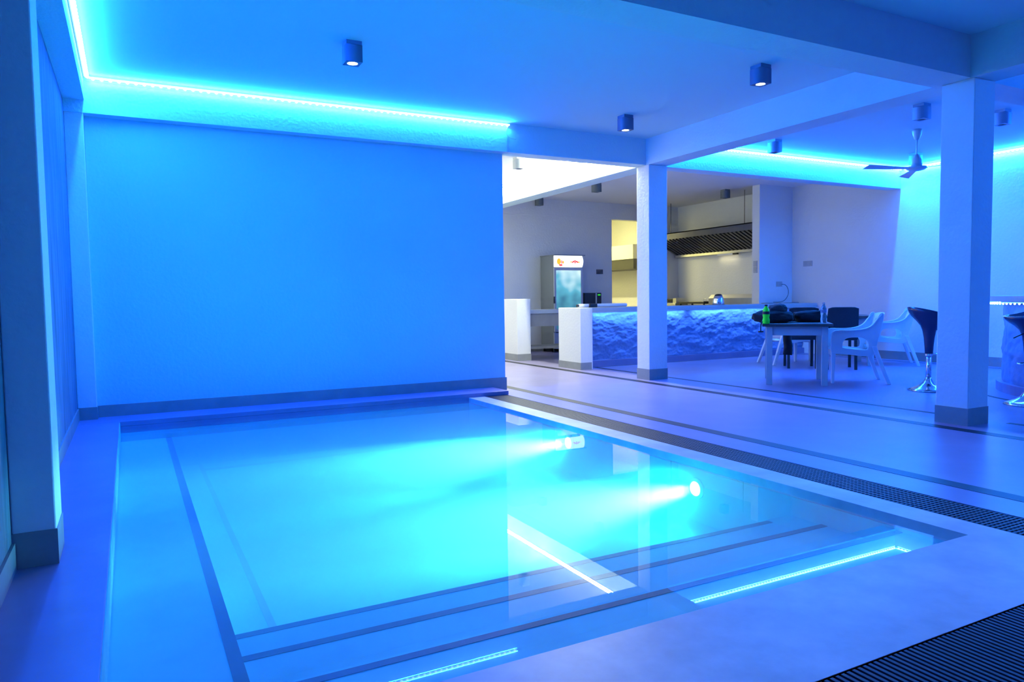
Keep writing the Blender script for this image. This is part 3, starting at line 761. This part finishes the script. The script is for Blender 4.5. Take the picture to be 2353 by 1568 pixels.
# chair faces +X locally; side profile drawn in (x, z)
def make_chair(lab, loc, rz, group):
    t = thing('armchair', lab, 'chair', loc, rz, group)
    P = M['plastic']
    # side panels: arm + panel with a rounded opening
    outer = [(-0.30, 0.86), (-0.255, 0.78), (-0.20, 0.71), (-0.12, 0.672), (0.0, 0.655), (0.17, 0.655), (0.225, 0.64), (0.245, 0.59),
             (0.25, 0.50), (0.245, 0.385), (0.19, 0.372), (0.02, 0.36), (-0.10, 0.345), (-0.20, 0.35), (-0.245, 0.39), (-0.265, 0.50), (-0.30, 0.65), (-0.335, 0.84)]
    hole = [(-0.17, 0.45), (-0.165, 0.52), (-0.12, 0.565), (-0.03, 0.575), (0.07, 0.565), (0.12, 0.52), (0.125, 0.455), (0.10, 0.437), (-0.13, 0.415)]
    for s in (-1, 1):
        mt = Matrix.Translation((0, s*0.255, 0)) @ Matrix.Rotation(PI/2, 4, 'X')
        poly_holes('side_panel', [catmull(outer, 4), catmull(hole, 4)], 0.014, P, t, mt, bevel=0.004)
        # arm rest: widened top rail
        top = catmull([(-0.315, 0.85), (-0.255, 0.785), (-0.20, 0.715), (-0.12, 0.677), (0.0, 0.66), (0.17, 0.66), (0.228, 0.64), (0.246, 0.60)], 5, closed=False)
        bm = bmesh.new(); prev = None
        for i, (x, z) in enumerate(top):
            wd = 0.030 if i > 4 else 0.022
            y0, y1 = s*0.255-wd, s*0.255+wd
            r_ = [bm.verts.new(q) for q in ((x, y0, z-0.010), (x, y1, z-0.010), (x, y1, z+0.004), (x, y0, z+0.004))]
            if prev:
                for k in range(4): bm.faces.new((prev[k], prev[(k+1) % 4], r_[(k+1) % 4], r_[k]))
            else: bm.faces.new(r_[::-1])
            prev = r_
        bm.faces.new(prev)
        obj('armrest', bm, P, t, bevel=0.003)
        # legs
        bm = bmesh.new(); add_bar(bm, (0.232, s*0.262, 0.0), (0.225, s*0.250, 0.385), 0.034, 0.044, 0.050, 0.050); obj('leg', bm, P, t, bevel=0.006)
        bm = bmesh.new(); add_bar(bm, (-0.40, s*0.285, 0.0), (-0.235, s*0.245, 0.46), 0.042, 0.044, 0.055, 0.055); obj('leg', bm, P, t, bevel=0.006)
    # seat: dished grid
    bm = bmesh.new(); g = []
    for i in range(11):
        row = []
        for j in range(9):
            x = 0.245-0.49*i/10; y = -0.245+0.49*j/8
            z = 0.43-0.035*i/10 - 0.018*math.cos((j/8-0.5)*PI)
            if i == 0: z -= 0.03
            row.append(bm.verts.new((x, y, z)))
        g.append(row)
    for i in range(10):
        for j in range(8): bm.faces.new((g[i][j], g[i+1][j], g[i+1][j+1], g[i][j+1]))
    o = obj('seat', bm, P, t, smooth=True); m_ = o.modifiers.new('s', 'SOLIDIFY'); m_.thickness = 0.012
    # seat skirts front and back
    obj('seat_rail', B((0.225, 0.245, -0.25, 0.25, 0.345, 0.415)), P, t, bevel=0.005)
    # backrest: curved shell with slots
    bm = bmesh.new(); g = []
    for i in range(13):
        row = []
        for j in range(13):
            u = j/12*2-1; v = i/12
            z = 0.41+0.44*v + 0.02*(1-u*u)*v
            x = -0.235-0.105*v**1.3-0.045*(1-u*u)
            row.append(bm.verts.new((x, u*(0.245+0.012*v), z)))
        g.append(row)
    for i in range(12):
        for j in range(12):
            if j in (2, 4, 7, 9) and 2 <= i <= 9: continue
            bm.faces.new((g[i][j], g[i][j+1], g[i+1][j+1], g[i+1][j]))
    o = obj('backrest', bm, P, t, smooth=True); m_ = o.modifiers.new('s', 'SOLIDIFY'); m_.thickness = 0.012
    return t
GC = 'white plastic armchairs'
ch = make_chair('white plastic armchair in front, drawn up to the right of the near table', (8.03, 6.09, 0), math.radians(137), GC)
dup(ch, (10.46, 7.27, 0), math.radians(133), 'white plastic armchair behind, nearer the right wall', GC)
dup(ch, (9.42, 8.24, 0), math.radians(-22), 'white plastic armchair seen under the near table, back to the bar', GC)

# dark chairs with slatted, padded look
def dark_chair(lab, loc, rz):
    t = thing('side_chair', lab, 'chair', loc, rz, 'dark chairs between the tables')
    K = M['dkchair']
    obj('seat', B((-0.21, 0.22, -0.22, 0.22, 0.43, 0.465)), K, t, bevel=0.01)
    for sy in (-1, 1):
        bm = bmesh.new(); add_bar(bm, (0.19, sy*0.195, 0), (0.19, sy*0.195, 0.43), 0.036); obj('leg', bm, K, t)
        bm = bmesh.new(); add_bar(bm, (-0.22, sy*0.195, 0), (-0.19, sy*0.195, 0.43), 0.036); obj('leg', bm, K, t)
    bm = bmesh.new()
    g = []
    for i in range(9):
        row = []
        for j in range(9):
            u = j/8*2-1; v = i/8
            row.append(bm.verts.new((-0.205-0.12*v-0.02*(1-u*u), u*(0.225-0.02*v), 0.455+0.46*v-(0.02*abs(u)**6 if v > 0.9 else 0))))
        g.append(row)
    for i in range(8):
        for j in range(8): bm.faces.new((g[i][j], g[i][j+1], g[i+1][j+1], g[i+1][j]))
    o = obj('backrest', bm, K, t); m_ = o.modifiers.new('s', 'SOLIDIFY'); m_.thickness = 0.02
    return t
dk = dark_chair('dark woven chair just behind the near white armchair', (9.33, 7.26, 0), math.radians(49))
dup(dk, (9.03, 7.70, 0), math.radians(49), 'dark woven chair behind the clear water bottle')

# ================================================================= BAR STOOLS
def make_stool(lab, loc, rz):
    t = thing('bar_stool', lab, 'bar stool', loc, rz, 'dark bucket bar stools')
    # shell: lofted rings, bucket leaning with a high back at -x
    prof = [(0.042, 0.42), (0.046, 0.50), (0.056, 0.60), (0.070, 0.68), (0.092, 0.735), (0.135, 0.785), (0.180, 0.825), (0.212, 0.865), (0.226, 0.905)]
    bm = bmesh.new(); n = 32; rings = []
    for i, (r, z) in enumerate(prof):
        v = max(0, (i-3)/5)
        ring_ = []
        for k in range(n):
            a = 2*PI*k/n; c = math.cos(a)
            tilt = -c*0.045*v**1.5 - 0.02*v*(1-abs(c)) 
            ring_.append(bm.verts.new((r*c*1.0-0.0*v, r*math.sin(a)*0.96, z+tilt)))
        rings.append(ring_)
    inner = []
    for s_, z_ in ((0.93, 0.0), (0.85, -0.025), (0.6, -0.06), (0.2, -0.075)):
        ring_ = []
        for k in range(n):
            q = rings[len(prof)-1][k].co
            ring_.append(bm.verts.new((q.x*s_, q.y*s_, (q.z-0.905)*s_+0.905+z_)))
        inner.append(ring_)
    al = rings+inner
    for a, b in zip(al, al[1:]):
        for k in range(n): bm.faces.new((a[k], a[(k+1) % n], b[(k+1) % n], b[k]))
    bm.faces.new(al[0][::-1]); bm.faces.new(al[-1])
    obj('seat_shell', bm, M['stool'], t, smooth=True)
    bm = bmesh.new(); add_lathe(bm, [(0.028, 0.10), (0.028, 0.42)], 20); obj('pole', bm, M['chrome'], t, smooth=True)
    bm = bmesh.new(); add_lathe(bm, [(0.038, 0.395), (0.038, 0.425)], 20); obj('collar', bm, M['chrome'], t)
    bm = bmesh.new(); add_lathe(bm, [(0.21, 0.0), (0.212, 0.012), (0.17, 0.028), (0.11, 0.050), (0.065, 0.085), (0.038, 0.13), (0.030, 0.15)], 40); obj('base', bm, M['chrome'], t, smooth=True)
    bm = bmesh.new(); add_tube(bm, [(0.03, 0, 0.41), (0.13, 0.02, 0.41), (0.16, 0.08, 0.41), (0.14, 0.14, 0.41)], 0.008, 8); obj('foot_ring', bm, M['chrome'], t, smooth=True)
    bm = bmesh.new(); add_tube(bm, [(0.07, 0.02, 0.70), (0.14, 0.02, 0.67), (0.17, 0.02, 0.655)], 0.006, 6); obj('height_lever', bm, M['black'], t)
    return t
st = make_stool('dark bar stool half hidden behind the large column', (7.97, 5.02, 0), math.radians(-25))
dup(st, (7.72, 3.86, 0), math.radians(150), 'dark bar stool cut off by the right edge of the picture')

# ================================================================= CEILING FAN
FX, FY = 8.88, 5.80
t = thing('ceiling_fan', 'pale ceiling fan hanging beside the large column', 'fan', (FX, FY, CZ))
bm = bmesh.new(); add_lathe(bm, [(0.055, -0.002), (0.058, -0.02), (0.050, -0.06), (0.03, -0.12), (0.016, -0.135)], 24); obj('canopy', bm, M['fan'], t, smooth=True)
bm = bmesh.new(); add_lathe(bm, [(0.011, -0.13), (0.011, -0.32)], 12); obj('down_rod', bm, M['fan'], t)
FZ = 0.078
bm = bmesh.new(); add_lathe(bm, [(0.018, -0.385+FZ), (0.03, -0.41+FZ), (0.055, -0.455+FZ), (0.062, -0.50+FZ), (0.062, -0.535+FZ), (0.115, -0.545+FZ), (0.12, -0.565+FZ), (0.09, -0.585+FZ), (0.045, -0.595+FZ)], 28); obj('motor', bm, M['fan'], t, smooth=True)
for k, ang in enumerate((45, 165, 285)):
    bm = bmesh.new(); a = math.radians(ang)
    rot = Matrix.Translation((0, 0, FZ)) @ Matrix.Rotation(a, 4, 'Z')
    add_hexa(bm, [rot @ Vector(p) for p in ((0.10, -0.03, -0.572), (0.74, -0.062, -0.584), (0.74, 0.062, -0.552), (0.10, 0.03, -0.562), (0.10, -0.03, -0.567), (0.74, -0.062, -0.579), (0.74, 0.062, -0.547), (0.10, 0.03, -0.557))])
    obj('blade', bm, M['fan'], t)

# ================================================================= ON THE NEAR TABLE
TZ = 0.755
def bottle(name, lab, x, y, liquid, capm, labelm, h=0.225, r=0.034):
    t = thing(name, lab, 'bottle', (x, y, TZ), 0, 'bottles on the near table')
    k = h/0.225
    bm = bmesh.new(); add_lathe(bm, [(r*0.85, 0), (r, 0.008*k), (r, 0.05*k), (r*0.86, 0.075*k), (r, 0.10*k), (r, 0.145*k), (r*0.9, 0.165*k), (r*0.5, 0.195*k), (r*0.38, 0.20*k), (r*0.38, 0.208*k)], 24); obj('body', bm, liquid, t, smooth=True)
    bm = bmesh.new(); add_lathe(bm, [(r*0.42, 0.206*k), (r*0.42, h)], 16); obj('cap', bm, capm, t)
    bm = bmesh.new(); add_lathe(bm, [(r*1.02, 0.112*k), (r*1.02, 0.145*k)], 24, cap=False); obj('bottle_label', bm, labelm, t)
bottle('drink_bottle', 'small lime green drink bottle with black cap', 6.875, 6.375, M['green'], M['black'], M['black'], h=0.235, r=0.042)
bottle('water_bottle', 'clear water bottle near the front table corner', 7.56, 6.10, M['clear'], M['socket'], M['bottlelabel'], h=0.25, r=0.036)

def lump(name, m, parent, c, s, seed, amp=0.25, rot=0, lvl=4, flat0=None, fr=1.6):
    bm = bmesh.new(); bmesh.ops.create_icosphere(bm, subdivisions=lvl, radius=1)
    for v in bm.verts:
        d = v.co.normalized()
        h = 1+amp*noise.fractal(d*fr+Vector((seed, seed*1.7, 0)), 1.0, 2.0, 4)
        q = d*h
        # boxier than a ball
        q = Vector([math.copysign(abs(a)**0.75, a) for a in q])
        v.co = Vector((q.x*s[0], q.y*s[1], q.z*s[2]))
    bm.transform(Matrix.Translation(c) @ Matrix.Rotation(rot, 4, 'Z'))
    if flat0 is not None:
        for v in bm.verts: v.co.z = max(v.co.z, flat0)
    return obj(name, bm, m, parent, smooth=True)
t = thing('backpack', 'slumped dark backpack behind the green bottle', 'bag', (7.19, 6.56, TZ+0.001))
Rz = math.radians(-46)
lump('main_bag', M['cloth'], t, (0, 0.0, 0.075), (0.235, 0.14, 0.085), 2.1, 0.26, Rz, flat0=0.001)
lump('hood_pocket', M['cloth2'], t, (0.06, -0.02, 0.175), (0.11, 0.09, 0.06), 5.3, 0.25, Rz)
lump('side_pocket', M['cloth2'], t, (0.20, -0.03, 0.07), (0.09, 0.08, 0.065), 8.2, 0.25, Rz, flat0=0.002)
bm = bmesh.new(); add_tube(bm, bez((-0.2, -0.12, 0.05), (-0.30, -0.10, 0.06), (-0.34, -0.12, 0.02), (-0.345, -0.13, -0.09)), 0.006, 6); obj('hanging_strap', bm, M['cloth'], t)
bm = bmesh.new(); add_box(bm, -0.38, -0.31, -0.14, -0.12, -0.105, -0.09); obj('strap_buckle', bm, M['black'], t)
t = thing('folded_jacket', 'black jacket folded in a heap beside the water bottle', 'jacket', (7.70, 6.42, TZ+0.001))
lump('jacket_body', M['cloth'], t, (0.0, 0.0, 0.07), (0.20, 0.15, 0.08), 11.3, 0.22, Rz, flat0=0.001)
t2 = thing('draped_trousers', 'dark cloth leg hanging down behind the near table', 'clothing', (7.726, 6.772, 0), math.radians(-46))
bm = bmesh.new(); pts = [(0.06, -0.06, TZ+0.05), (0.0, 0.03, TZ+0.052), (-0.02, 0.11, TZ+0.01), (-0.02, 0.14, 0.66), (-0.015, 0.135, 0.50), (0.0, 0.14, 0.42), (-0.01, 0.135, 0.30)]
add_tube(bm, pts, 0.045, 14, 0.058); 
obj('trouser_leg', bm, M['cloth'], t2, smooth=True)
t = thing('paper_napkin', 'small pale paper lying on the near table corner', 'paper', (7.93, 6.40, TZ+0.001), math.radians(-46))
bm = bmesh.new(); add_hexa(bm, [(-0.04, -0.03, 0.001), (0.04, -0.03, 0.001), (0.04, 0.03, 0.001), (-0.04, 0.03, 0.001), (-0.04, -0.03, 0.003), (0.04, -0.03, 0.003), (0.04, 0.03, 0.022), (-0.04, 0.03, 0.02)])
obj('sheet', bm, M['paper'], t)
